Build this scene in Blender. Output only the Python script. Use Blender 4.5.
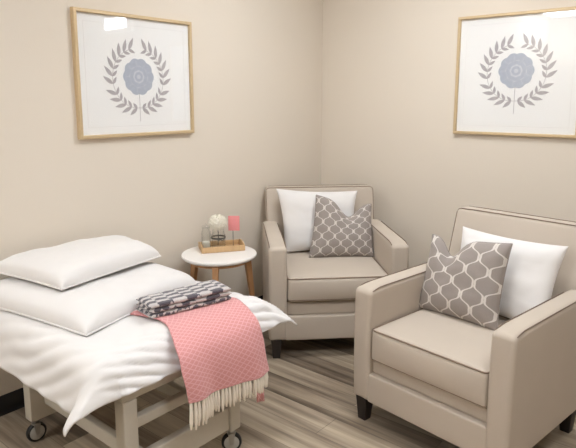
import bpy, bmesh, math, random
from mathutils import Vector, Matrix, noise
random.seed(7)
PI = math.pi
scene = bpy.context.scene
for o in list(bpy.data.objects):
    bpy.data.objects.remove(o)
COL = scene.collection

# ---------------------------------------------------------------- camera
f_px, pitch, yaw = 574.47, math.radians(9.6406), math.radians(39.8253)
cam_d = bpy.data.cameras.new('camera')
cam = bpy.data.objects.new('camera', cam_d)
COL.objects.link(cam)
F = Vector((math.cos(yaw)*math.cos(pitch), math.sin(yaw)*math.cos(pitch), -math.sin(pitch)))
R = Vector((math.sin(yaw), -math.cos(yaw), 0))
U = R.cross(F)
m = Matrix((R, U, -F)).transposed().to_4x4()
m.translation = Vector((-3.5252, -2.6071, 1.45))
cam.matrix_world = m
cam_d.sensor_width = 36.0
cam_d.lens = 36.0*f_px/576.0
cam_d.shift_y = -27.85/576.0
cam_d.clip_start = 0.05
scene.camera = cam

# ---------------------------------------------------------------- world, exposure
w = bpy.data.worlds.new('world')
scene.world = w
w.use_nodes = True
w.node_tree.nodes['Background'].inputs[0].default_value = (1, 1, 1, 1)
w.node_tree.nodes['Background'].inputs[1].default_value = 0.3
vs = scene.view_settings
vs.view_transform = 'Standard'
vs.look = 'None'
vs.gamma = 1
vs.use_curve_mapping = False
vs.exposure = 1.31
PANEL = 9.0          # radiance of the ceiling panels
CEIL = 2.6
PANELS = [(-1.15, -1.2, .60, .60), (-2.3, -2.7, .60, .60), (-3.15, -1.45, .50, .50), (-4.9, -.36, 1.0, .56)]

# ---------------------------------------------------------------- material helpers
def srgb(r, g, b):
    def c(v):
        v /= 255.0
        return v/12.92 if v <= .04045 else ((v+.055)/1.055)**2.4
    return (c(r), c(g), c(b), 1)

class NT:
    def __init__(self, name):
        self.m = bpy.data.materials.new(name)
        self.m.use_nodes = True
        self.t = self.m.node_tree
        self.b = self.t.nodes['Principled BSDF']
        self.out = self.t.nodes['Material Output']
    def n(self, kind, **kw):
        nd = self.t.nodes.new(kind)
        for k, v in kw.items():
            if k in nd.inputs.keys():
                self.put(nd.inputs[k], v)
            else:
                setattr(nd, k, v)
        return nd
    def put(self, sock, v):
        if hasattr(v, 'is_linked') or isinstance(v, bpy.types.NodeSocket):
            self.t.links.new(v, sock)
        else:
            sock.default_value = v
    def math(self, op, a, b=None, c=None):
        nd = self.t.nodes.new('ShaderNodeMath')
        nd.operation = op
        for i, v in enumerate((a, b, c)):
            if v is not None:
                self.put(nd.inputs[i], v)
        return nd.outputs[0]
    def mix(self, fac, a, b, blend='MIX'):
        nd = self.t.nodes.new('ShaderNodeMix')
        nd.data_type = 'RGBA'
        nd.blend_type = blend
        self.put(nd.inputs[0], fac); self.put(nd.inputs[6], a); self.put(nd.inputs[7], b)
        return nd.outputs[2]
    def coord(self, which='Object', scale=(1, 1, 1), rot=(0, 0, 0)):
        tc = self.t.nodes.new('ShaderNodeTexCoord')
        mp = self.t.nodes.new('ShaderNodeMapping')
        self.t.links.new(tc.outputs[which], mp.inputs[0])
        mp.inputs['Scale'].default_value = scale
        mp.inputs['Rotation'].default_value = rot
        return mp.outputs[0]
    def noise(self, vec, scale, detail=3, rough=.5):
        nd = self.t.nodes.new('ShaderNodeTexNoise')
        self.t.links.new(vec, nd.inputs['Vector'])
        nd.inputs['Scale'].default_value = scale
        nd.inputs['Detail'].default_value = detail
        nd.inputs['Roughness'].default_value = rough
        return nd.outputs['Fac']
    def ramp(self, fac, stops):
        nd = self.t.nodes.new('ShaderNodeValToRGB')
        self.t.links.new(fac, nd.inputs[0])
        el = nd.color_ramp.elements
        while len(el) < len(stops):
            el.new(.5)
        for e, (p, c) in zip(el, stops):
            e.position = p; e.color = c
        return nd.outputs[0]
    def bump(self, h, strength, dist):
        nd = self.t.nodes.new('ShaderNodeBump')
        nd.inputs['Strength'].default_value = strength
        nd.inputs['Distance'].default_value = dist
        self.t.links.new(h, nd.inputs['Height'])
        self.t.links.new(nd.outputs[0], self.b.inputs['Normal'])
    def set(self, **kw):
        for k, v in kw.items():
            self.put(self.b.inputs[k.replace('_', ' ')], v)

def simple(name, col, rough=.6, metal=0, vary=.06, nscale=40, bump=0, bscale=300, **kw):
    a = NT(name)
    v = a.coord()
    f = a.noise(v, nscale, 3)
    dk = tuple(c*(1-vary) for c in col[:3])+(1,)
    lt = tuple(min(1, c*(1+vary)) for c in col[:3])+(1,)
    a.set(Base_Color=a.mix(f, dk, lt), Roughness=rough, Metallic=metal, **kw)
    if bump:
        a.bump(a.noise(v, bscale, 2), bump, .001)
    return a.m

M = {}
M['wall'] = simple('wall_paint', srgb(226, 215, 200), .75, vary=.012, nscale=3, bump=.35, bscale=160)
M['ceiling'] = simple('ceiling_tile', srgb(232, 228, 220), .9, vary=.02)
M['base'] = simple('black_vinyl', srgb(24, 23, 24), .5)
M['gold'] = simple('brushed_gold', srgb(210, 186, 148), .42, .3, vary=.1, nscale=60)
M['mat'] = simple('white_mat_board', srgb(246, 245, 243), .8, vary=.01)
M['mat_line'] = simple('mat_bevel', srgb(230, 228, 225), .8, vary=.01)
M['leaf_ink'] = simple('mauve_grey_ink', srgb(182, 176, 178), .8, vary=.2, nscale=50)
M['flower_ink'] = simple('blue_grey_ink', srgb(178, 184, 197), .8, vary=.08, nscale=60)
M['flower_light'] = simple('pale_blue_ink', srgb(200, 203, 210), .8, vary=.08, nscale=60)
M['dark_wood'] = simple('espresso_wood', srgb(38, 30, 27), .45, vary=.15)
M['white_top'] = simple('white_lacquer', srgb(236, 231, 226), .35, vary=.01)
M['painted_metal'] = simple('beige_painted_metal', srgb(192, 184, 170), .45, vary=.03)
M['mattress'] = simple('grey_vinyl_pad', srgb(180, 175, 168), .5)
M['rubber'] = simple('black_rubber', srgb(22, 22, 23), .5)
M['hub'] = simple('grey_plastic_hub', srgb(182, 180, 174), .5)
M['chrome'] = simple('chrome', srgb(170, 168, 165), .3, .9)
M['white_linen'] = simple('white_cotton', srgb(224, 220, 217), .85, vary=.012, nscale=12, bump=.15, bscale=900)
M['white_linen'].node_tree.nodes['Principled BSDF'].inputs['Sheen Weight'].default_value = .15
M['tassel'] = simple('cream_yarn', srgb(238, 228, 214), .9, vary=.08, bump=.3, bscale=500)
M['petal'] = simple('cream_petals', srgb(240, 234, 218), .8, vary=.04)
M['stem'] = simple('dark_wire', srgb(70, 64, 58), .5, .4)
M['label_paper'] = simple('dark_ribbon', srgb(96, 92, 84), .7)
M['pink_card'] = simple('pink_card', srgb(232, 146, 146), .7, vary=.05)
M['cotton_fill'] = simple('pale_wax', srgb(214, 208, 194), .8)
M['plastic_white'] = simple('white_plastic', srgb(232, 230, 226), .4)

def fabric():
    a = NT('beige_upholstery')
    v = a.coord(scale=(1, 1, 1))
    f = a.noise(v, 6, 3)
    g = a.noise(v, 420, 2)
    c1 = a.mix(f, srgb(189, 176, 161), srgb(197, 184, 169))
    c2 = a.mix(a.math('MULTIPLY', g, .25), c1, srgb(160, 144, 128))
    a.set(Base_Color=c2, Roughness=.8, Sheen_Weight=.1)
    a.bump(g, .35, .001)
    return a.m
M['fabric'] = fabric()
M['piping'] = simple('taupe_piping', srgb(138, 119, 103), .8)
M['seam'] = simple('dark_seam', srgb(120, 102, 88), .85)

def wood(name, c1, c2, rough=.45):
    a = NT(name)
    v = a.coord(scale=(30, 30, 3))
    f = a.noise(v, 3, 4)
    a.set(Base_Color=a.mix(f, c1, c2), Roughness=rough)
    return a.m
M['oak'] = wood('honey_oak', srgb(176, 126, 84), srgb(206, 158, 112))
M['tray_wood'] = wood('pale_tray_wood', srgb(188, 152, 108), srgb(214, 180, 136))

def floor_mat():
    a = NT('vinyl_plank_floor')
    # planks run along world y: swap axes so brick rows lie along y
    tc = a.t.nodes.new('ShaderNodeTexCoord')
    sp = a.t.nodes.new('ShaderNodeSeparateXYZ')
    a.t.links.new(tc.outputs['Object'], sp.inputs[0])
    cb = a.t.nodes.new('ShaderNodeCombineXYZ')
    a.t.links.new(sp.outputs[1], cb.inputs[0]); a.t.links.new(sp.outputs[0], cb.inputs[1])
    br = a.t.nodes.new('ShaderNodeTexBrick')
    a.t.links.new(cb.outputs[0], br.inputs['Vector'])
    br.offset = .37; br.inputs['Scale'].default_value = 1
    br.inputs['Brick Width'].default_value = 1.22
    br.inputs['Row Height'].default_value = .152
    br.inputs['Mortar Size'].default_value = .0012
    br.inputs['Mortar Smooth'].default_value = .1
    br.inputs['Bias'].default_value = 0
    br.inputs['Color1'].default_value = (0, 0, 0, 1)
    br.inputs['Color2'].default_value = (1, 1, 1, 1)
    br.inputs['Mortar'].default_value = (.5, .5, .5, 1)
    bw = a.t.nodes.new('ShaderNodeSeparateColor')
    a.t.links.new(br.outputs['Color'], bw.inputs[0])
    rnd = bw.outputs[0]
    # stretched grain, shifted per plank
    vm = a.t.nodes.new('ShaderNodeCombineXYZ')
    a.put(vm.inputs[0], a.math('MULTIPLY', sp.outputs[0], 24.0))
    a.put(vm.inputs[1], a.math('MULTIPLY', sp.outputs[1], 1.3))
    a.put(vm.inputs[2], a.math('MULTIPLY', rnd, 17.0))
    g1 = a.noise(vm.outputs[0], 1.0, 4, .55)
    vm2 = a.t.nodes.new('ShaderNodeCombineXYZ')
    a.put(vm2.inputs[0], a.math('MULTIPLY', sp.outputs[0], 110.0))
    a.put(vm2.inputs[1], a.math('MULTIPLY', sp.outputs[1], 3.0))
    a.put(vm2.inputs[2], a.math('MULTIPLY', rnd, 9.0))
    g2 = a.noise(vm2.outputs[0], 1.0, 3, .6)
    mixv = a.math('ADD', a.math('MULTIPLY', g1, .62), a.math('MULTIPLY', rnd, .30))
    mixv = a.math('ADD', mixv, a.math('MULTIPLY', g2, .16))
    col = a.ramp(mixv, [(.33, srgb(92, 79, 66)), (.43, srgb(126, 111, 95)), (.56, srgb(162, 146, 126)), (.74, srgb(200, 184, 160))])
    col = a.mix(a.math('MULTIPLY', br.outputs['Fac'], .7), col, srgb(70, 60, 52))
    a.set(Base_Color=col, Roughness=.42)
    a.bump(g2, .08, .001)
    return a.m
M['floor'] = floor_mat()

def uvsep(a):
    tc = a.t.nodes.new('ShaderNodeTexCoord')
    sp = a.t.nodes.new('ShaderNodeSeparateXYZ')
    a.t.links.new(tc.outputs['UV'], sp.inputs[0])
    return sp.outputs[0], sp.outputs[1], tc.outputs['UV']

def trellis(name, nu, nv, lw=.055):
    a = NT(name)
    u, v, uv = uvsep(a)
    u = a.math('MULTIPLY', u, nu); v = a.math('MULTIPLY', v, nv)
    cw = a.math('COSINE', a.math('MULTIPLY', v, 2*PI))
    # third harmonic gives the ogee its pinched shoulders
    cw3 = a.math('MULTIPLY', a.math('COSINE', a.math('MULTIPLY', v, 6*PI)), -.035)
    wv = a.math('ADD', a.math('MULTIPLY', cw, .235), cw3)
    def line(p):
        fr = a.math('FRACT', a.math('ADD', p, 100.5))
        d = a.math('ABSOLUTE', a.math('SUBTRACT', fr, .5))
        return a.math('LESS_THAN', d, lw)
    l1 = line(a.math('SUBTRACT', u, wv))
    l2 = line(a.math('ADD', a.math('SUBTRACT', u, .5), wv))
    mk = a.math('MAXIMUM', l1, l2)
    n = a.noise(a.coord(), 500, 2)
    base = a.mix(n, srgb(138, 128, 122), srgb(156, 146, 139))
    a.set(Base_Color=a.mix(mk, base, srgb(206, 198, 190)), Roughness=.85, Sheen_Weight=.1)
    a.bump(n, .3, .001)
    return a.m
M['trellis_a'] = trellis('taupe_trellis_fabric_small', 5.0, 4.4, .045)
M['trellis_b'] = trellis('taupe_trellis_fabric', 3.8, 3.2, .045)

def throw_mat():
    a = NT('pink_diamond_weave')
    u, v, uv = uvsep(a)
    s = a.math('ADD', u, v); d = a.math('SUBTRACT', u, v)
    def tri(x, k):
        fr = a.math('FRACT', a.math('ADD', a.math('MULTIPLY', x, k), 50.0))
        return a.math('ABSOLUTE', a.math('SUBTRACT', fr, .5))
    t1 = a.math('LESS_THAN', tri(s, 32), .10)
    t2 = a.math('LESS_THAN', tri(d, 32), .10)
    mk = a.math('MAXIMUM', t1, t2)
    n = a.noise(a.coord(), 250, 3)
    base = a.mix(n, srgb(206, 136, 136), srgb(218, 151, 149))
    a.set(Base_Color=a.mix(a.math('MULTIPLY', mk, .48), base, srgb(238, 190, 188)), Roughness=.9, Sheen_Weight=.2)
    a.bump(a.math('ADD', n, mk), .5, .0015)
    return a.m
M['throw'] = throw_mat()

def plaid_mat():
    a = NT('charcoal_and_grey_check')
    u, v, uv = uvsep(a)
    n = a.t.nodes.new('ShaderNodeTexNoise')
    a.t.links.new(uv, n.inputs['Vector']); n.inputs['Scale'].default_value = 40
    off = a.math('MULTIPLY', a.math('SUBTRACT', n.outputs['Fac'], .5), .035)
    u2 = a.math('ADD', u, off); v2 = a.math('ADD', v, off)
    cu = a.math('GREATER_THAN', a.math('SINE', a.math('MULTIPLY', u2, 2*PI/.095)), 0)
    cv = a.math('GREATER_THAN', a.math('SINE', a.math('MULTIPLY', v2, 2*PI/.07)), 0)
    x = a.math('ABSOLUTE', a.math('SUBTRACT', cu, cv))
    fz = a.noise(a.coord(), 160, 3)
    lo = a.mix(fz, srgb(70, 66, 74), srgb(98, 92, 98))
    hi = a.mix(fz, srgb(178, 170, 168), srgb(214, 208, 204))
    a.set(Base_Color=a.mix(x, lo, hi), Roughness=.95, Sheen_Weight=.3)
    a.bump(fz, .8, .003)
    return a.m
M['plaid'] = plaid_mat()

def facing_fresnel(a, power=5, f0=.045):
    lw = a.t.nodes.new("ShaderNodeLayerWeight")
    lw.inputs["Blend"].default_value = .5
    p = a.math("POWER", lw.outputs["Facing"], power)
    return a.math("ADD", a.math("MULTIPLY", p, 1-f0), f0)
def glass_mat():
    a = NT('clear_glazing')
    tr = a.t.nodes.new('ShaderNodeBsdfTransparent')
    gl = a.t.nodes.new('ShaderNodeBsdfGlossy')
    gl.inputs['Roughness'].default_value = .03
    mx = a.t.nodes.new('ShaderNodeMixShader')
    a.t.links.new(facing_fresnel(a), mx.inputs[0])
    a.t.links.new(tr.outputs[0], mx.inputs[1]); a.t.links.new(gl.outputs[0], mx.inputs[2])
    a.t.links.new(mx.outputs[0], a.out.inputs[0])
    return a.m
M['glazing'] = glass_mat()
def jar_mat():
    a = NT('jar_glass')
    tr = a.t.nodes.new('ShaderNodeBsdfTransparent')
    tr.inputs[0].default_value = (.975, .98, .975, 1)
    gl = a.t.nodes.new('ShaderNodeBsdfGlossy')
    gl.inputs['Roughness'].default_value = .06
    mx = a.t.nodes.new('ShaderNodeMixShader')
    a.t.links.new(facing_fresnel(a, 3.5, .05), mx.inputs[0])
    a.t.links.new(tr.outputs[0], mx.inputs[1]); a.t.links.new(gl.outputs[0], mx.inputs[2])
    a.t.links.new(mx.outputs[0], a.out.inputs[0])
    return a.m
M['jar_glass'] = jar_mat()
def emit(name, col, s):
    a = NT(name)
    e = a.t.nodes.new('ShaderNodeEmission')
    e.inputs[0].default_value = col; e.inputs[1].default_value = s
    a.t.links.new(e.outputs[0], a.out.inputs[0])
    return a.m
M['panel'] = emit('led_diffuser', (.955, 1, 1.05, 1), PANEL)

# ---------------------------------------------------------------- mesh helpers
class MB:
    """collects vertices and faces of ONE mesh"""
    def __init__(self):
        self.v = []; self.f = []; self.uv = {}
    def add(self, vs, fs, uvs=None):
        k = len(self.v)
        self.v += [tuple(p) for p in vs]
        for i, fc in enumerate(fs):
            if uvs is not None:
                self.uv[len(self.f)] = [uvs[j] for j in fc]
            self.f.append(tuple(j+k for j in fc))
        return self
    def grid(self, P, uvs=None, flip=False):
        n, mm = len(P), len(P[0])
        vs = [p for row in P for p in row]
        fs = []
        for i in range(n-1):
            for j in range(mm-1):
                q = (i*mm+j, (i+1)*mm+j, (i+1)*mm+j+1, i*mm+j+1)
                fs.append(q[::-1] if flip else q)
        self.add(vs, fs, [u for row in uvs for u in row] if uvs else None)
        return self
    def rbox(self, cx, cy, cz, w, d, h, r=.01, seg=3, mid=1, fn=None):
        """rounded box centred at c; fn(x,y,z)->(x,y,z) deforms in local space"""
        def axis(L):
            hl = L/2; rr = min(r, hl*.999)
            a = [-hl+rr*i/seg for i in range(seg)]
            b = [-(hl-rr)+2*(hl-rr)*i/mid for i in range(mid+1)]
            c = [hl-rr+rr*(i+1)/seg for i in range(seg)]
            return a+b+c
        X, Y, Z = axis(w), axis(d), axis(h)
        H = (w/2, d/2, h/2)
        def mp(x, y, z):
            p = [x, y, z]; inn = []; dr = []
            for q, hh in zip(p, H):
                k = max(-(hh-min(r, hh*.999)), min(hh-min(r, hh*.999), q))
                inn.append(k); dr.append(q-k)
            l = math.sqrt(sum(t*t for t in dr))
            mx = max(abs(t) for t in dr)
            if l > 1e-9:
                rr = [min(r, hh*.999) for hh in H]
                # spread angles evenly
                p = [i+t/l*mx for i, t in zip(inn, dr)]
            if fn:
                p = fn(*p)
            return (p[0]+cx, p[1]+cy, p[2]+cz)
        for z, fl in ((-h/2, False), (h/2, True)):
            self.grid([[mp(x, y, z) for y in Y] for x in X], flip=not fl if False else fl is False and False)
        for y in (-d/2, d/2):
            self.grid([[mp(x, y, z) for z in Z] for x in X])
        for x in (-w/2, w/2):
            self.grid([[mp(x, y, z) for z in Z] for y in Y])
        return self
    def tube(self, pts, r, n=8, closed=False, cap=True):
        pts = [Vector(p) for p in pts]
        N = len(pts); rings = []
        for i, p in enumerate(pts):
            if closed:
                t = (pts[(i+1) % N]-pts[i-1]).normalized()
            else:
                t = (pts[min(i+1, N-1)]-pts[max(i-1, 0)]).normalized()
            up = Vector((0, 0, 1)) if abs(t.z) < .9 else Vector((1, 0, 0))
            a = t.cross(up).normalized(); b = a.cross(t)
            rr = r[i] if isinstance(r, (list, tuple)) else r
            rings.append([p+a*rr*math.cos(2*PI*k/n)+b*rr*math.sin(2*PI*k/n) for k in range(n)])
        vs = [v for rg in rings for v in rg]; fs = []
        for i in range(N if closed else N-1):
            j = (i+1) % N
            for k in range(n):
                fs.append((i*n+k, i*n+(k+1) % n, j*n+(k+1) % n, j*n+k))
        if not closed and cap:
            fs.append(tuple(range(n))[::-1]); fs.append(tuple((N-1)*n+k for k in range(n)))
        return self.add(vs, fs)
    def lathe(self, prof, c=(0, 0, 0), n=40):
        vs = []; fs = []
        for (r, z) in prof:
            for k in range(n):
                vs.append((c[0]+r*math.cos(2*PI*k/n), c[1]+r*math.sin(2*PI*k/n), c[2]+z))
        for i in range(len(prof)-1):
            for k in range(n):
                fs.append((i*n+k, i*n+(k+1) % n, (i+1)*n+(k+1) % n, (i+1)*n+k))
        return self.add(vs, fs)
    def frustum(self, bot, top, z0, z1):
        """tapered square bar: bot/top = (x0,y0,x1,y1)"""
        a, b = bot, top
        vs = [(a[0], a[1], z0), (a[2], a[1], z0), (a[2], a[3], z0), (a[0], a[3], z0),
              (b[0], b[1], z1), (b[2], b[1], z1), (b[2], b[3], z1), (b[0], b[3], z1)]
        return self.add(vs, [(3, 2, 1, 0), (4, 5, 6, 7), (0, 1, 5, 4), (1, 2, 6, 5), (2, 3, 7, 6), (3, 0, 4, 7)])
    def build(self, name, mat, parent=None, smooth=True, bevel=0, weld=True, ang=40):
        me = bpy.data.meshes.new(name)
        me.from_pydata(self.v, [], self.f)
        if self.uv:
            ul = me.uv_layers.new(name='UVMap')
            for pl in me.polygons:
                us = self.uv.get(pl.index)
                if us:
                    for li, q in zip(pl.loop_indices, us):
                        ul.data[li].uv = q
        bm = bmesh.new(); bm.from_mesh(me)
        if weld:
            bmesh.ops.remove_doubles(bm, verts=bm.verts, dist=1e-5)
        bmesh.ops.recalc_face_normals(bm, faces=bm.faces)
        if bevel:
            bmesh.ops.bevel(bm, geom=[e for e in bm.edges if e.is_manifold and e.calc_face_angle(0) > .5],
                            offset=bevel, segments=2, affect='EDGES', profile=.6)
        if smooth:
            for fc in bm.faces:
                fc.smooth = True
            for e in bm.edges:
                if e.is_manifold and e.calc_face_angle(0) > math.radians(ang):
                    e.smooth = False
        bm.to_mesh(me); bm.free()
        me.materials.append(mat)
        o = bpy.data.objects.new(name, me)
        COL.objects.link(o)
        if parent:
            o.parent = parent
        return o

def tag(o, label, cat, group=None):
    o['label'] = label; o['category'] = cat
    if group:
        o['group'] = group
    return o
def thing(name, label, cat, loc=(0, 0, 0), rz=0, group=None):
    o = bpy.data.objects.new(name, None)
    o.empty_display_size = .1
    COL.objects.link(o)
    o.location = loc; o.rotation_euler = (0, 0, rz)
    return tag(o, label, cat, group)
def lerp(a, b, t):
    return a+(b-a)*t
def struct(o):
    o['kind'] = 'structure'
    return o
def box(x0, y0, z0, x1, y1, z1):
    return MB().frustum((x0, y0, x1, y1), (x0, y0, x1, y1), z0, z1)
def copy_tree(o, parent=None):
    c = o.copy(); COL.objects.link(c); c.parent = parent
    for ch in list(o.children):
        copy_tree(ch, c)
    return c

# ---------------------------------------------------------------- room
X0, Y0 = -5.6, -4.4
struct(box(X0-.1, Y0-.1, -.1, .1, .1, 0).build('floor', M['floor'], smooth=False))
struct(box(X0-.1, Y0-.1, CEIL, .1, .1, CEIL+.1).build('ceiling', M['ceiling'], smooth=False))
struct(box(X0-.1, 0, 0, .1, .1, CEIL).build('wall_back', M['wall'], smooth=False))
struct(box(0, Y0, 0, .1, 0, CEIL).build('wall_right', M['wall'], smooth=False))
struct(box(X0-.1, Y0, 0, X0, 0, CEIL).build('wall_left', M['wall'], smooth=False))
struct(box(X0-.1, Y0-.1, 0, .1, Y0, CEIL).build('wall_front', M['wall'], smooth=False))
def baseboard(name, p0, p1, nrm):
    # profile with a small cove toe, swept along the wall
    prof = [(0, 0), (.018, 0), (.018, .006), (.009, .016), (.007, .085), (.004, .09), (0, .09)]
    a, b, n = Vector(p0), Vector(p1), Vector(nrm)
    P = [[a+n*q+Vector((0, 0, z)) for q, z in prof], [b+n*q+Vector((0, 0, z)) for q, z in prof]]
    struct(MB().grid(P).build(name, M['base'], ang=30))
baseboard('baseboard_back', (X0, 0, 0), (0, 0, 0), (0, -1, 0))
baseboard('baseboard_right', (0, 0, 0), (0, Y0, 0), (-1, 0, 0))

def panel_light(cx, cy, w, d, label):
    t = thing('ceiling_light', label, 'light', (cx, cy, CEIL), 0, 'recessed ceiling panels')
    fr = MB()
    for (x0, y0, x1, y1) in ((-w/2-.02, -d/2-.02, w/2+.02, -d/2), (-w/2-.02, d/2, w/2+.02, d/2+.02),
                             (-w/2-.02, -d/2, -w/2, d/2), (w/2, -d/2, w/2+.02, d/2)):
        fr.frustum((x0, y0, x1, y1), (x0, y0, x1, y1), -.018, 0)
    fr.build('frame', M['plastic_white'], t, smooth=False)
    box(-w/2, -d/2, -.012, w/2, d/2, -.002).build('diffuser', M['panel'], t, smooth=False)
for (cx, cy, w_, d_), lb in zip(PANELS, ('square ceiling panel light above the corner armchair', 'square ceiling panel light nearest the end of the right wall',
                           'square ceiling panel light above the foot of the bed', 'wide ceiling panel light by the left wall')):
    panel_light(cx, cy, w_, d_, lb)
wl = thing('highlight_box', 'added slim light box high on the right wall, for the glass highlight', 'light', (0, -2.60, 2.195))  # out-of-view box, added so the left print's glass catches a highlight
box(-.04, -.25, -.09, 0, .25, .09).build('housing', M['plastic_white'], wl, smooth=False)
box(-.046, -.18, -.05, -.04, .18, .05).build('diffuser', M['panel'], wl, smooth=False)

# ---------------------------------------------------------------- armchairs
def armchair(label, W=.755, aw=.098, Ha=.645, Hb=.885, zt=.467, rear=.84, th_c=.140, za=.252, bin_=.033):
    t = thing('armchair', label, 'armchair', group='matching beige armchairs')
    zl = .110
    ai = W/2-aw
    # arms: slab with softly rounded top, running back beside the backrest
    for s in (-1, 1):
        xc = s*(W/2-aw/2)
        def fn(x, y, z):
            k = max(0, z)/(.27)
            fr_ = max(0, (-y-.255)/.08)
            return (x*(1+.03*k), y-.006*(1-(2*z/(Ha-zl))**2)*(1 if y < 0 else 0), z+.004*math.cos(x/aw*PI)-.013*fr_*fr_*k)
        arm = MB().rbox(xc, .335, (zl+Ha)/2, aw, .67, Ha-zl, .020, 4, 8, fn).build('arm', M['fabric'], t, ang=60)
        pp = MB()
        for e in (-1, 1):
            xe = xc+e*(aw/2-.004)
            xe = xc+e*(aw/2-.006)*1.03
            pts = [(xe, .02, Ha-.013), (xe, .04, Ha-.0075), (xe, .07, Ha-.002), (xe, .10, Ha-.001), (xe, .30, Ha-.001), (xe, .60, Ha-.001)]
            pp.tube(pts, .0026, 6)
        pp.build('piping', M['seam'], arm)
    # backrest: leaning block
    bw, z0, z1, th = W-bin_, .15, Hb, .15
    def fb(x, y, z):
        k = (z+(z1-z0)/2)/(z1-z0)
        bulge = .018*max(0, math.cos(x/bw*PI))*math.sin(PI*min(1, max(0, k))) if y < 0 else 0
        kk = max(0, k-.1)/.9
        yc = lerp(0, rear-.64-.045, kk)          # centre line leans back
        hw = lerp(1, .58, kk)                   # and the block thins towards the top
        return (x*(.97+.03*k), y*hw-bulge+yc, z)
    bk = MB().rbox(0, .64, (z0+z1)/2, bw, th, z1-z0, .022, 4, 10, fb).build('backrest', M['fabric'], t, ang=60)
    pp = MB()
    for yy in (-th/2, th/2):
        pts = []
        path = [(-bw/2+.004, .42), (-bw/2+.004, .60), (-bw/2+.004, .77), (-bw/2+.004, z1-.022), (-bw/2+.010, z1-.008), (-bw/2+.024, z1-.002)]
        path += [(x, z1) for x in (-.25, -.12, 0, .12, .25)]
        path += [(-x, z) for x, z in path[:6][::-1]]
        for x, z in path:
            q = fb(x, yy+(.006 if yy < 0 else -.006), z-(z0+z1)/2)
            pts.append((q[0], q[1]+.64+(0), q[2]+(z0+z1)/2))
        pp.tube(pts, .0023, 6)
    pp.build('piping', M['piping'], bk)
    # base: apron, recessed rail and deck
    MB().rbox(0, .285, (zl+za)/2, 2*ai+.02, .56, za-zl, .008, 3, 4).build('front_rail', M['fabric'], t, ang=60)
    MB().rbox(0, .312, (za+zt-th_c-.007)/2, 2*ai+.02, .56, zt-th_c-.007-za, .008, 3, 4).build('deck', M['fabric'], t, ang=60)
    box(-W/2+.02, .03, zl-.006, W/2-.02, .68, zl+.002).build('shade_liner', M['base'], t, smooth=False)  # black liner added to deepen the shade beneath the chair
    # seat cushion with crown
    cw, cd, chh, cz = 2*ai-.004, .57, th_c, zt-.002-th_c/2
    def fs(x, y, z):
        cx_ = 1-(x/(cw/2))**4; cy_ = 1-(y/(cd/2))**4
        z2 = z+(.009*max(0, cx_*cy_) if z > 0 else 0)
        y2 = y-(.012*max(0, 1-(z/.065)**2)*max(0, cx_) if y < 0 else 0)
        return (x, y2, z2)
    st = MB().rbox(0, .287, cz, cw, cd, chh, .022, 4, 10, fs).build('seat_cushion', M['fabric'], t, ang=60)
    pp = MB()
    for zz, sg in ((chh/2-.005, 1), (-chh/2+.015, -1)):
        pts = []
        rr = .02; hx = cw/2-.004; hy = cd/2-.003
        for (cx2, cy2, a0) in ((hx-rr, -hy+rr, -90), (hx-rr, hy-rr, 0), (-hx+rr, hy-rr, 90), (-hx+rr, -hy+rr, 180)):
            for k in range(5):
                an = math.radians(a0+k*22.5)
                pts.append((cx2+rr*math.cos(an), .287+cy2+rr*math.sin(an), cz+zz))
        full = []
        for i in range(len(pts)):
            a, b = Vector(pts[i]), Vector(pts[(i+1) % len(pts)])
            L = (b-a).length; n = max(1, int(L/.06))
            for k in range(n):
                full.append(a.lerp(b, k/n))
        full = [Vector(fs(p.x, p.y-.287, p.z-cz))+Vector((0, .287, cz)) if sg < 0 else p for p in full]
        pp.tube(full, .0036, 6, closed=True)
    pp.build('piping', M['piping'], st)
    for sx in (-1, 1):
        for yy in (.012, .60):
            x0, x1 = sorted((sx*(W/2-.012), sx*(W/2-.072)))
            xb0, xb1 = sorted((sx*(W/2-.022), sx*(W/2-.062)))
            MB().frustum((xb0, yy+.008, xb1, yy+.048), (x0, yy, x1, yy+.06), 0, zl+.004).build('leg', M['dark_wood'], t, bevel=.002)
    return t
chairA = armchair('beige upholstered armchair in the corner, beside the round side table', .785, .100, .655, .865, .474, .835, .140, .250, .052)
chairA.location = (-.988, -.864, 0)
chairA.rotation_euler = (0, 0, math.radians(45.4-90))
chairB = armchair('beige upholstered armchair in front, against the right wall, cut off by the frame edge', .748, .094, .634, .89, .462, .865, .152, .244)
chairB.location = (-1.513, -1.637, 0)
chairB.rotation_euler = (0, 0, math.radians(-8.3-90))

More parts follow.
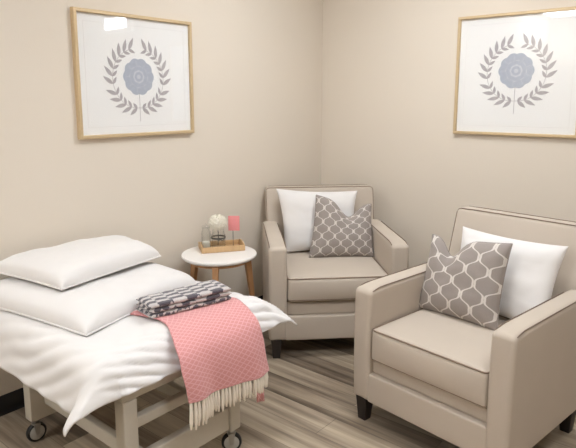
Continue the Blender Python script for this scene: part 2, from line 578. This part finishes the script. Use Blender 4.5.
# ---------------------------------------------------------------- cushions
def pillow(name, corners, tf, tb, mat, label, cat, chair=None, group=None, pull=.05, dent=0, dent_s=0, dw=.35, p=3.0, q=.5,
           normal=None, n=36, wr=.004, seed=1, piping=None, flat=False):
    """corners: bottom-left, bottom-right, top-right, top-left; tf/tb = bulge to the front/back"""
    c = [Vector(k) for k in corners]
    nv = Vector(normal) if normal else (c[1]-c[0]).cross(c[3]-c[0]).normalized()
    tv = ((c[3]-c[0])+(c[2]-c[1])).normalized()
    mb = MB()
    for side, T in ((1, tf), (-1, tb)):
        P = []; UV = []
        for i in range(n+1):
            row = []; ur = []
            for j in range(n+1):
                s = -math.cos(PI*i/n) if True else 0
                t_ = -math.cos(PI*j/n)
                se = s*(1-pull*(1-t_*t_)); te = t_*(1-pull*(1-s*s))
                a, b = (se+1)/2, (te+1)/2
                pos = (c[0]*(1-a)+c[1]*a)*(1-b)+(c[3]*(1-a)+c[2]*a)*b
                h = T*((max(0, 1-abs(s)**p))*(max(0, 1-abs(t_)**p)))**q
                if dent:
                    g = math.exp(-((s-dent_s)/dw)**2)
                    pos = pos-tv*dent*g*((t_+1)/2)**3
                    h *= 1-.45*g*((t_+1)/2)**2
                edge = max(abs(s), abs(t_))
                wv = noise.noise(Vector((s*2.3+seed, t_*2.3, seed*3.1)))*wr*2+noise.noise(Vector((s*6+seed, t_*6, side+seed)))*wr*.8
                pos = pos+nv*side*(h+wv*(1-edge**8)*(1 if T > .02 else .3))
                row.append(pos); ur.append((a, b))
            P.append(row); UV.append(ur)
        mb.grid(P, UV)
    o = mb.build(name, mat, ang=180)
    if piping:
        pp = []
        per = [(i, 0) for i in range(n)]+[(n, j) for j in range(n)]+[(n-i, n) for i in range(n)]+[(0, n-j) for j in range(n)]
        for i, j in per:
            pp.append(P[i][j])
        MB().tube(pp, piping, 6, closed=True).build('piping', mat, o)
    if chair:
        o.matrix_world = Matrix.Translation(chair.location) @ Matrix.Rotation(chair.rotation_euler.z, 4, 'Z')
    return tag(o, label, cat, group)

pillow('throw_pillow', [(-.262, .515, .478), (.195, .515, .478), (.236, .655, .852), (-.300, .663, .872)], .062, .034, M['white_linen'],
       'plain white pillow leaning on the back of the corner armchair', 'pillow', chairA, 'white throw pillows', seed=2, pull=.075)
pillow('throw_pillow', [(-.120, .385, .478), (.289, .385, .478), (.294, .505, .79), (-.058, .520, .850)], .062, .040, M['trellis_a'],
       'taupe trellis-patterned cushion leaning on the white pillow of the corner armchair', 'pillow', chairA, 'taupe trellis cushions',
       dent=.10, dent_s=.18, dw=.42, seed=5, piping=.003)
pillow('throw_pillow', [(-.225, .515, .468), (.262, .515, .468), (.268, .652, .822), (-.243, .652, .826)], .062, .036, M['white_linen'],
       'plain white pillow leaning on the back of the front right armchair', 'pillow', chairB, 'white throw pillows', seed=9, pull=.075)
pillow('throw_pillow', [(-.292, .368, .464), (.112, .368, .464), (.092, .498, .826), (-.302, .484, .80)], .066, .042, M['trellis_b'],
       'taupe trellis-patterned cushion leaning in the left corner of the front right armchair', 'pillow', chairB, 'taupe trellis cushions',
       dent=.085, dent_s=-.36, dw=.27, seed=12, piping=.003)

# ---------------------------------------------------------------- framed prints
def picture(name_label, w, h, loc, rz, sc_=1.0, up=0.0):
    t = thing('framed_print', name_label, 'picture', loc, rz, 'gold framed wreath prints')
    fwid, dep = .0180, .026
    fr = MB()
    # mitred profile swept round the rectangle (local x right, z up, y towards the wall = 0)
    prof = [(0, 0), (0, -dep), (.003, -dep-.003), (fwid-.003, -dep-.003), (fwid, -dep), (fwid, -.006)]
    rings = []
    for (sx, sz) in ((0, 0), (1, 0), (1, 1), (0, 1), (0, 0)):
        rings.append([(-w/2+q if sx == 0 else w/2-q, y, q if sz == 0 else h-q) for q, y in prof])
    fr.grid(rings).build('frame', M['gold'], t, ang=30)
    box(-w/2+.012, -.012, .012, w/2-.012, -.002, h-.012).build('mat_board', M['mat'], t, smooth=False)
    ln = MB(); k = .055; y = -.0125; e = .0015
    for (x0, z0, x1, z1) in ((-w/2+k, h-k-e, w/2-k, h-k), (-w/2+k, k, w/2-k, k+e), (-w/2+k, k, -w/2+k+e, h-k), (w/2-k-e, k, w/2-k, h-k)):
        ln.frustum((x0, y, x1, y+.0008), (x0, y, x1, y+.0008), z0, z1)
    ln.build('mat_line', M['mat_line'], t, smooth=False)
    # wreath
    cx, cz = .0, h*.485+up
    wr = MB(); yy = -.0135
    def grow(mb):
        mb.v = [((x-cx)*sc_+cx, y, (z-cz)*sc_+cz) for x, y, z in mb.v]
        return mb
    def leaf(px, pz, ang, L, wd):
        ca, sa = math.cos(ang), math.sin(ang)
        pts = []
        for k2 in range(9):
            a = k2/8
            pts.append((a*L, wd*math.sin(PI*a**.8)))
        for k2 in range(7, 0, -1):
            a = k2/8
            pts.append((a*L, -wd*math.sin(PI*a**.8)))
        vs = [(px+x*ca-z*sa, yy, pz+x*sa+z*ca) for x, z in pts]
        vs2 = [(a, b+.0008, c) for a, b, c in vs]
        n = len(vs)
        wr.add(vs+vs2, [tuple(range(n))]+[(i, (i+1) % n, n+(i+1) % n, n+i) for i in range(n)])
    for s in (-1, 1):
        bp = []
        for k2 in range(26):
            a = math.radians(-90+k2*6.6)
            rr = .148-.035*math.cos(math.radians(-90+k2*6.6)*1)**2*0+.012*math.sin(k2/25*PI)
            bp.append((cx+s*rr*math.cos(a)*.96, yy, cz-.008+rr*math.sin(a)))
        for i in range(len(bp)-1):
            a, b = Vector(bp[i]), Vector(bp[i+1])
            d = (b-a).normalized(); nn = Vector((-d.z, 0, d.x))*.0011
            wr.add([a-nn, b-nn, b+nn, a+nn], [(0, 1, 2, 3)])
        idx = [1, 3.2, 5.4, 7.6, 9.8, 12, 14.2, 16.4, 18.6, 20.6, 22.6, 24.4]
        for q, kk in enumerate(idx):
            a = math.radians(-90+kk*6.6)
            k0 = int(kk)
            px, pz = bp[k0][0], bp[k0][2]
            tang = a+PI/2
            for off, L, wd in ((-.80, .066, .0098), (.70, .040, .0075)):
                an = tang+off
                vx, vz = math.cos(an)*s, math.sin(an)
                leaf(px, pz, math.atan2(vz, vx), L*(1.0 if q else .85), wd)
    wr.add([(cx-.0014, yy, cz-.225), (cx+.0014, yy, cz-.225), (cx+.0014, yy, cz-.08), (cx-.0014, yy, cz-.08)], [(0, 1, 2, 3)])
    grow(wr).build('leaf_wreath', M['leaf_ink'], t, smooth=False, weld=False)
    fl = MB()
    def petal_ring(r0, r1, n, y, ph=0, sc=.12):
        pts = []
        N = 96
        for k2 in range(N):
            a = 2*PI*k2/N
            rr = r1*(1-sc*(1-abs(math.cos(n/2*a+ph))))
            pts.append((cx+rr*math.cos(a), y, cz+rr*math.sin(a)))
        inn = [(cx+r0*math.cos(2*PI*k2/N), y, cz+r0*math.sin(2*PI*k2/N)) for k2 in range(N)]
        return (pts+inn, [(i, (i+1) % N, N+(i+1) % N, N+i) for i in range(N)])
    grow(fl.add(*petal_ring(.0, .093, 10, yy, 0, .08))).build('flower', M['flower_ink'], t, smooth=False, weld=False)
    f2 = MB()
    f2.add(*petal_ring(.052, .056, 8, yy-.0005, .4, .12))
    f2.add(*petal_ring(.024, .034, 8, yy-.0005, 0, .1))
    f2.add(*petal_ring(.0, .012, 6, yy-.0005))
    for k2 in range(9):
        a = 2*PI*(k2+.5)/9
        d = Vector((math.cos(a), 0, math.sin(a))); nn = Vector((-d.z, 0, d.x))*.0012
        c0 = Vector((cx, yy-.0005, cz))
        f2.add([c0+d*.055-nn, c0+d*.078-nn, c0+d*.078+nn, c0+d*.055+nn], [(0, 1, 2, 3)])
    grow(f2).build('flower_lines', M['flower_light'], t, smooth=False, weld=False)
    box(-w/2+.012, -.0225, .012, w/2-.012, -.020, h-.012).build('glass', M['glazing'], t, smooth=False)
    return t
picture('gold framed wreath print on the left wall, above the bed and side table', .730, .625, (-1.648, 0, 1.252), 0, 1.04, .008)
picture('gold framed wreath print on the right wall, above the front armchair', .735, .715, (0, -1.425, 1.230), -PI/2, 1.12, .034)

# ---------------------------------------------------------------- bed
bx0, bx1, by0, by1 = -2.60, -1.735, -1.05, -.03
bed = thing('treatment_bed', 'beige metal framed treatment bed on casters under white bedding', 'bed', (-2.2, -.55, 0))
def W2L(o, p):
    return (p[0]-o.location.x, p[1]-o.location.y, p[2]-o.location.z)
def bbox(x0, y0, z0, x1, y1, z1):
    a = W2L(bed, (x0, y0, z0)); b = W2L(bed, (x1, y1, z1))
    return MB().rbox((a[0]+b[0])/2, (a[1]+b[1])/2, (a[2]+b[2])/2, b[0]-a[0], b[1]-a[1], b[2]-a[2], .006, 2, 1)
bbox(bx0+.06, by0+.06, .502, bx1-.06, by1, .574).build('mattress', M['mattress'], bed)
LX0, LX1, LY0, LY1 = -2.49, -1.995, -1.025, -.33
for (x0, y0, x1, y1) in ((LX0-.03, LY0-.025, LX1+.03, LY0+.03), (LX0-.03, LY1-.03, LX1+.03, LY1+.03)):
    bbox(x0, y0, .445, x1, y1, .50).build('cross_beam', M['painted_metal'], bed)
for x in (LX0, LX1):
    bbox(x-.03, LY0+.03, .446, x+.03, -.06, .499).build('side_beam', M['painted_metal'], bed)
    xr = x+(.058 if x < -2.2 else -.058)
    bbox(xr-.016, LY0+.012, .165, xr+.016, LY1-.02, .222).build('side_rail', M['painted_metal'], bed)
bbox(LX0+.028, LY0-.015, .325, LX1-.028, LY0+.018, .365).build('cross_rail', M['painted_metal'], bed)
bbox(LX0+.028, LY0-.018, .115, LX1-.028, LY0+.018, .215).build('cross_rail', M['painted_metal'], bed)
bbox(LX0+.028, LY1-.015, .205, LX1-.028, LY1+.015, .28).build('cross_rail', M['painted_metal'], bed)
for (x, y, wx) in ((LX0, LY0, .028), (LX1, LY0, .028), (LX0+.04, LY1, .06), (LX1, LY1, .028)):
    bbox(x-wx, y-.028, .105, x+wx, y+.028, .446).build('leg', M['painted_metal'], bed)
    if wx > .03:
        x -= .03
    # caster: stem, fork and wheel
    cs = MB()
    l = W2L(bed, (x, y, 0))
    cs.lathe([(0, .108), (.010, .108), (.010, .088), (.018, .086), (.018, .078), (0, .078)], (l[0], l[1], 0), 16)
    ang = math.radians(-5 if wx > .03 else -42)
    dx, dy = math.cos(ang), math.sin(ang)     # wheel rolling direction
    ax = Vector((-dy, dx, 0)); fw_ = Vector((dx, dy, 0)); c0 = Vector((l[0], l[1], .042))
    for s in (-1, 1):
        p = [c0+ax*s*.015+Vector((0, 0, .04))-fw_*.014, c0+ax*s*.015+Vector((0, 0, .04))+fw_*.014,
             c0+ax*s*.015+fw_*.007-Vector((0, 0, .006)), c0+ax*s*.015-fw_*.007-Vector((0, 0, .006))]
        q = [v+ax*s*.003 for v in p]
        cs.add(p+q, [(0, 1, 2, 3), (7, 6, 5, 4), (0, 4, 5, 1), (1, 5, 6, 2), (2, 6, 7, 3), (3, 7, 4, 0)])
    cst = cs.build('caster', M['chrome'], bed)
    wm = MB(); hb = MB()
    def disc(mb, prof, n=32):
        vs = []; fs = []
        for (r, o_) in prof:
            for k in range(n):
                a = 2*PI*k/n
                vs.append(c0+fw_*r*math.cos(a)+Vector((0, 0, r*math.sin(a)))+ax*o_)
        for i in range(len(prof)-1):
            for k in range(n):
                fs.append((i*n+k, i*n+(k+1) % n, (i+1)*n+(k+1) % n, (i+1)*n+k))
        mb.add(vs, fs)
    disc(wm, [(.031, -.011), (.039, -.011), (.042, -.006), (.042, .006), (.039, .011), (.031, .011)])
    disc(hb, [(0, -.0125), (.029, -.0125), (.034, -.0095), (.034, .0095), (.029, .0125), (0, .0125)])
    wm.build('tyre', M['rubber'], cst); hb.build('wheel_hub', M['hub'], cst)

# bed sheet draped over the mattress
def drape(d, r, fl):
    """arc length d past the edge -> (horizontal, drop)"""
    aend = PI/2-fl
    if d <= 0:
        return 0, 0
    if d < r*aend:
        a = d/r
        return r*math.sin(a), r*(1-math.cos(a))
    e = d-r*aend
    return r*math.sin(aend)+e*math.sin(fl), r*(1-math.cos(aend))+e*math.cos(fl)
def sheet():
    top = .592
    ovL, ovR, ovF = .150, .130, .100
    r = .085
    xs = []; ys = []
    nx, ny = 130, 120
    A0, A1 = bx0-ovL, bx1+ovR
    B0, B1 = by0-ovF, by1-.01
    P = []
    for i in range(nx+1):
        a = A0+(A1-A0)*i/nx
        row = []
        for j in range(ny+1):
            b = B0+(B1-B0)*j/ny
            # fabric is pulled in a little along the hems so the corners come to points
            ha = (a-A0)/(A1-A0)*2-1; hb_ = (b-B0)/(B1-B0)
            bb = b+.028*(1-ha**2)*max(0, 1-hb_*4)*(1 if b < by0 else 0)*((by0-b)/ovF)
            dx = (bx0+r-a) if a < bx0+r else ((a-(bx1-r)) if a > bx1-r else 0)
            sx = -1 if a < bx0+r else 1
            dy = (by0+r-bb) if bb < by0+r else 0
            d = (dx**2.6+dy**2.6)**(1/2.6)
            dh = math.hypot(dx, dy)
            cx = min(max(a, bx0+r), bx1-r); cy = max(bb, by0+r)
            fl = .20 if sx < 0 else .62
            if dx > 0 and dy > 0:
                cm = min(dx, dy)/max(dx, dy)
                fl = lerp(fl, .62 if sx < 0 else .75, cm)
            h, drop = drape(d, r, fl)
            if d > 1e-9:
                ux, uy = sx*dx/dh, -dy/dh
            else:
                ux = uy = 0
            x = cx+ux*h; y = cy+uy*h; z = top-drop
            # folds: diagonal pulls that run towards the hems
            k = min(1, drop/.10)
            wv = 0
            arcf = max(0, by0+.13-b); arcl = max(0, bx0+.13-a); arcr = max(0, a-bx1+.13)
            nz1 = noise.noise(Vector((a*3.1, b*3.1, 4.4)))
            if arcf > 0:
                g = min(1, arcf/.10)*(.35+.65*min(1, max(0, .5+2.2*nz1)))
                g *= min(1, max(.1, (a-bx0+.02)/.16))
                wv += .0055*g*math.sin((arcf-.42*(a-bx0)+.05*nz1)*2*PI/.052+2.5*noise.noise(Vector((a*5, b*2, 9))))
                wv += .0016*g*math.sin((arcf-.75*(a-bx0))*2*PI/.037+4*nz1)
            if arcl > 0:
                g = min(1, arcl/.10)*(.35+.65*min(1, max(0, .5-2.2*nz1)))
                g *= min(1, max(.1, (b-by0+.02)/.2))
                wv += .0042*g*math.sin((arcl-.55*(b-by0)+.05*nz1)*2*PI/.075+2.5*noise.noise(Vector((a*2, b*5, 3))))
            if arcr > 0:
                g = min(1, arcr/.10)
                wv += .0045*g*math.sin((b+.3*arcr)*2*PI/.085)
            z += wv*(1-k*.75)
            if d > 0:
                wv += .004*k*noise.noise(Vector((a*9, b*9, 2)))
            x += ux*wv; y += uy*wv
            # soft diagonal creases on the top near the front
            nz = noise.noise(Vector((a*2.0+b*2.2, (a-b)*7, 1.3)))
            z += .004*nz*(1-k)+.0025*noise.noise(Vector((a*4+b*3, (b-a)*16, 7)))*(1-k*.3)
            wc = math.exp(-(((a-A0)**2+(b-B0)**2)/.15**2))
            x -= .062*wc; y += .045*wc; z += .022*wc
            wr_ = math.exp(-(((a-A1)**2+(b-B0)**2)/.19**2))
            y -= .022*wr_; z += .05*wr_
            row.append((x, y, z))
        P.append(row)
    o = MB().grid(P).build('bed_sheet', M['white_linen'], ang=180)
    md = o.modifiers.new('thick', 'SOLIDIFY'); md.thickness = .006; md.offset = 1
    return tag(o, 'rumpled white sheet draped over the treatment bed with pointed hanging corners', 'sheet')
sheet()

pillow('bed_pillow', [(-2.485, -.79, .606), (-1.835, -.645, .606), (-1.86, -.05, .606), (-2.60, -.05, .606)], .083, .004, M['white_linen'],
       'larger white bed pillow lying on the sheet, lower of the stacked two', 'pillow', None, 'stacked white bed pillows',
       pull=.025, p=5, q=.32, normal=(0, 0, 1), n=56, wr=.005, seed=21, piping=.004)
pillow('bed_pillow', [(-2.42, -.515, .702), (-1.885, -.45, .712), (-1.86, -.09, .716), (-2.50, -.05, .708)], .078, .008, M['white_linen'],
       'white bed pillow on top of the stacked two', 'pillow', None, 'stacked white bed pillows',
       pull=.025, p=4.4, q=.32, normal=(0, 0, 1), n=50, wr=.005, seed=33, piping=.004)

# pink throw over the foot of the bed
def lerp(a, b, t):
    return a+(b-a)*t
throw_rows = [  # (left point, right point) down the length
    ((-2.265, -.72, .602), (-1.92, -.80, .602)),
    ((-2.235, -.80, .604), (-1.88, -.85, .604)),
    ((-2.235, -.92, .606), (-1.87, -.93, .606)),
    ((-2.285, -1.02, .605), (-1.895, -1.01, .605)),
    ((-2.315, -1.075, .592), (-1.915, -1.07, .592)),
    ((-2.33, -1.115, .56), (-1.92, -1.115, .56)),
    ((-2.335, -1.135, .51), (-1.918, -1.14, .50)),
    ((-2.33, -1.145, .46), (-1.91, -1.15, .43)),
    ((-2.325, -1.150, .405), (-1.895, -1.158, .358))]
def throw_pt(s, t):
    # catmull-rom down the rows
    n = len(throw_rows)-1
    k = min(int(t*n), n-1); f = t*n-k
    def row(i):
        i = max(0, min(n, i))
        l, r_ = Vector(throw_rows[i][0]), Vector(throw_rows[i][1])
        return l*(1-s)+r_*s
    p0, p1, p2, p3 = row(k-1), row(k), row(k+1), row(k+2)
    return .5*((2*p1)+(p2-p0)*f+(2*p0-5*p1+4*p2-p3)*f*f+(3*p1-p0-3*p2+p3)*f**3)
P = []; UV = []
ns, nt = 60, 110
for i in range(ns+1):
    row = []; ur = []
    for j in range(nt+1):
        s, t = i/ns, j/nt
        p = throw_pt(s, t)
        hang = max(0, (t-.55)/.45)
        p = p+Vector((0, -1, 0))*(.011*hang*math.sin(s*PI*3.2+.5)+.006*hang*math.sin(s*17))
        p.z += .003*noise.noise(Vector((s*5, t*8, 0)))*(1-hang)
        row.append(p); ur.append((s*.42, t*.75))
    P.append(row); UV.append(ur)
thr = MB().grid(P, UV).build('throw_blanket', M['throw'], ang=180)
md = thr.modifiers.new('thick', 'SOLIDIFY'); md.thickness = .006; md.offset = 1
tag(thr, 'pink diamond-weave throw with cream fringe hanging over the edge of the bed', 'blanket')
for k in range(26):
    s = (k+.5)/26
    j = int(s*ns)
    a = P[j][nt]; a = Vector(a)
    L = lerp(.105, .062, s)+.007*math.sin(k*2.1)
    sway = .003*math.sin(k*1.7)
    pts = [a+Vector((0, 0, .012)), a+Vector((sway*.3, -.002, -L*.35)), a+Vector((sway*.8, 0, -L*.7)), a+Vector((sway+.008*s, .002, -L))]
    MB().tube(pts, [.0038, .0070, .0076, .0032], 7).build('tassel', M['tassel'], thr)
# folded under-layer whose tip shows below the fringe
P2 = []
for i in range(7):
    s = i/6
    row = []
    for j in range(15):
        t = j/14
        row.append((lerp(-1.945, -1.905, s)+.008*t, -1.088-.035*math.sin(t*1.5)+.006*math.sin(s*PI), lerp(.56, .215, t)+.012*(1-s)*t))
    P2.append(row)
ul = MB().grid(P2, [[(s*.04/6, t*.3/14) for t in range(15)] for s in range(7)]).build('under_layer', M['throw'], thr, ang=180)
md = ul.modifiers.new('thick', 'SOLIDIFY'); md.thickness = .005

# folded check blanket lying on the throw
def slab_stack():
    """three folded layers, each a soft rounded slab; front edges are folds"""
    mb = MB()
    A = Vector((-2.255, -.862, 0)); ex = Vector((.355, -.080, 0)); ey = Vector((.022, .122, 0)); ey2 = Vector((.03, .140, 0))
    h = .0205
    zb = .6115
    nx, nr = 44, 36
    for k in range(3):
        zc = zb+h/2+k*h*.97
        inset = (.0, .004, -.002)[k]
        P = []; UV = []
        # cross-section loop in the depth direction, swept along ex with rounded ends
        for i in range(nx+1):
            s = i/nx
            e = min(s, 1-s)*.30/.012
            sc = math.sqrt(max(0, 1-(1-min(1, e))**2))*.75+.25
            row = []; ur = []
            for j in range(nr+1):
                a = 2*PI*j/nr
                # superellipse section
                ca, sa = math.cos(a), math.sin(a)
                yy = (abs(ca)**.35)*(1 if ca >= 0 else -1)
                zz = (abs(sa)**.6)*(1 if sa >= 0 else -1)
                v = .5+.5*yy*(1-inset*2)
                p = A+ex*(s*(1-.0)+.003*math.sin(k*2+v*5))+(ey*(1-s)+ey2*s)*v
                wob = .0022*noise.noise(Vector((s*6, v*4, k*2.3)))
                p.z = zc+zz*h/2*sc+wob
                row.append(p)
                ur.append((s*.30+k*.031, (v*.24 if sa >= 0 else -.24*v)+(abs(ca)>.99)*0+k*.037))
            P.append(row); UV.append(ur)
        mb.grid(P, UV)
        for i in (0, nx):
            c = sum((Vector(p) for p in P[i]), Vector())/len(P[i])
            n = len(P[i])
            vs = [c]+P[i]; uv = [(UV[i][0][0]+.02, 0)]+[(u[0], u[1]) for u in UV[i]]
            mb.add(vs, [(0, j, j+1) for j in range(1, n)], uv)
    return mb
fb_ = slab_stack().build('folded_blanket', M['plaid'], ang=60)
tag(fb_, 'folded charcoal and pale grey check blanket lying on the pink throw', 'blanket')

# ---------------------------------------------------------------- side table
tx, ty, tz = -1.334, -.268, .58
st = thing('side_table', 'small round side table with white top and honey wood legs', 'table', (tx, ty, 0), math.radians(0))
MB().lathe([(0, tz-.022), (.19, tz-.022), (.205, tz-.020), (.213, tz-.013), (.214, tz-.006), (.211, tz), (.206, tz+.001), (0, tz+.001)], n=72).build('tabletop', M['white_top'], st, ang=50)
view = math.atan2(F.y, F.x)
MB().lathe([(.158, tz-.045), (.168, tz-.045), (.168, tz-.022), (.158, tz-.022), (.158, tz-.045)], n=48).build('apron_ring', M['oak'], st)
for a in (view+PI, view+PI/3, view-PI/3):
    dr = Vector((math.cos(a), math.sin(a), 0)); sd = Vector((-dr.y, dr.x, 0))
    mb = MB()
    def sec(rc, z, hw, hd):
        c = dr*rc+Vector((0, 0, z))
        return [c-sd*hw-dr*hd, c+sd*hw-dr*hd, c+sd*hw+dr*hd, c-sd*hw+dr*hd]
    secs = [sec(.245, 0, .009, .009), sec(.205, .30, .013, .013), sec(.180, .50, .016, .018), sec(.160, .535, .017, .032), sec(.155, tz-.023, .017, .036)]
    vs = [v for s_ in secs for v in s_]
    fs = [(3, 2, 1, 0), (16, 17, 18, 19)]
    for i in range(4):
        for k in range(4):
            fs.append((i*4+k, i*4+(k+1) % 4, (i+1)*4+(k+1) % 4, (i+1)*4+k))
    mb.add(vs, fs).build('leg', M['oak'], st, bevel=.003)

# tray and what stands on it
ta = math.atan2(-.14, .21)
tray = thing('serving_tray', 'small pale wooden tray on the round side table', 'tray', (-1.268, -.218, tz+.0015), ta)
TW, TD, TH = .25, .15, .030
MB().rbox(0, 0, .004, TW, TD, .007, .003, 2, 1).build('tray_base', M['tray_wood'], tray)
for (x, y, w_, d_, h_) in ((0, -TD/2+.004, TW, .008, TH), (0, TD/2-.004, TW, .008, TH)):
    MB().rbox(x, y, h_/2+.004, w_, d_, h_, .002, 2, 1).build('side_rim', M['tray_wood'], tray)
for s in (-1, 1):
    def fh(x, y, z):
        return (x, y, z+(.012*max(0, math.cos(y/(TD)*PI)) if z > 0 else 0))
    MB().rbox(s*(TW/2-.004), 0, .019, .008, TD-.017, TH+.002, .002, 2, 8, fh).build('end_rim', M['tray_wood'], tray)
def on_tray(x, y, z=.0075):
    return (tray.location.x+x*math.cos(ta)-y*math.sin(ta), tray.location.y+x*math.sin(ta)+y*math.cos(ta), tray.location.z+z+.0005)
def jar(label, x, y, r, h, neck, cat='jar'):
    t = thing('glass_jar', label, cat, on_tray(x, y), 0)
    th = .003
    prof = [(0, 0), (r*.92, 0), (r, .006), (r, h*.74), (r*.93, h*.82), (neck, h*.88), (neck, h), (neck-th, h), (neck-th, h*.88), (r*.93-th, h*.81), (r-th, h*.73), (r-th, .009), (r*.9-th, .005), (0, .005)]
    MB().lathe(prof, n=40).build('glass_body', M['jar_glass'], t, ang=50)
    return t
j1 = jar('tall slim clear glass jar at the left end of the wooden tray', -.092, -.022, .027, .132, .021)
MB().lathe([(0, .131), (.023, .131), (.024, .136), (.020, .142), (.006, .145), (.007, .152), (0, .155)], n=28).build('lid', M['jar_glass'], j1, ang=50)
MB().lathe([(0, .0062), (.0232, .0062), (.0235, .04), (.020, .048), (0, .05)], n=24).build('contents', M['cotton_fill'], j1)
j2 = jar('wide clear glass jar with dark ribbon holding the cream bloom on the tray', -.016, .006, .041, .105, .035, 'vase')
MB().lathe([(.0413, .058), (.0428, .058), (.0428, .068), (.0413, .068), (.0413, .058)], n=40).build('ribbon', M['label_paper'], j2)
bowp = MB()
for s in (-1, 1):
    c0 = Vector((math.cos(view+PI)*.043+.0, math.sin(view+PI)*.043, .063))+R*.018
    pts = [c0+R*(s*.016*math.sin(q/12*2*PI) if False else s*.010*(1-math.cos(q/12*2*PI)))+Vector((0, 0, .007*math.sin(q/12*2*PI)))-Vector((F.x, F.y, 0))*.003 for q in range(13)]
    bowp.tube(pts, .0022, 6)
bowp.build('bow', M['label_paper'], j2)
bl = thing('cream_bloom', 'round cream hydrangea bloom in the wide glass jar on the tray', 'flower', on_tray(-.018, .010, .124), 0)
MB().tube([(0, 0, -.1), (.004, 0, -.05), (0, 0, .03)], .0022, 6).build('stem', M['stem'], bl)
def bloom():
    mb = MB()
    rx, rz = .052, .043
    n = 90
    for k in range(n):
        z = 1-2*(k+.5)/n
        rr = math.sqrt(1-z*z); a = k*2.39996
        nrm = Vector((rr*math.cos(a), rr*math.sin(a), z))
        c = Vector((nrm.x*rx, nrm.y*rx, nrm.z*rz+.035))
        t1 = nrm.cross(Vector((0, 0, 1)) if abs(z) < .9 else Vector((1, 0, 0))).normalized(); t2 = nrm.cross(t1)
        ph = random.random()*6
        for q in range(4):
            b = ph+q*PI/2
            d = t1*math.cos(b)+t2*math.sin(b); e = t1*-math.sin(b)+t2*math.cos(b)
            s = .0085
            mb.add([c, c+d*s+e*s*.6+nrm*.001, c+d*s*1.6+nrm*.004, c+d*s-e*s*.6+nrm*.001], [(0, 1, 2, 3)])
    mb.lathe([(max(.0005, (rx-.004)*math.cos(u)), .035+(rz-.004)*math.sin(u)) for u in [(-90+15*i)*PI/180 for i in range(13)]], n=24)
    return mb
bloom().build('petals', M['petal'], bl, weld=False)
ps = thing('card_stand', 'pink card held upright on a thin dark wire stand at the right of the tray', 'card', on_tray(.070, -.0, 0), math.radians(39.8-90))
MB().lathe([(0, 0), (.020, 0), (.020, .004), (.004, .007), (0, .007)], n=24).build('base', M['stem'], ps, ang=50)
MB().tube([(0, 0, .006), (0, 0, .112)], .0018, 8).build('pole', M['stem'], ps)
MB().rbox(.006, -.002, .150, .066, .0025, .088, .001, 2, 1).build('card', M['pink_card'], ps)
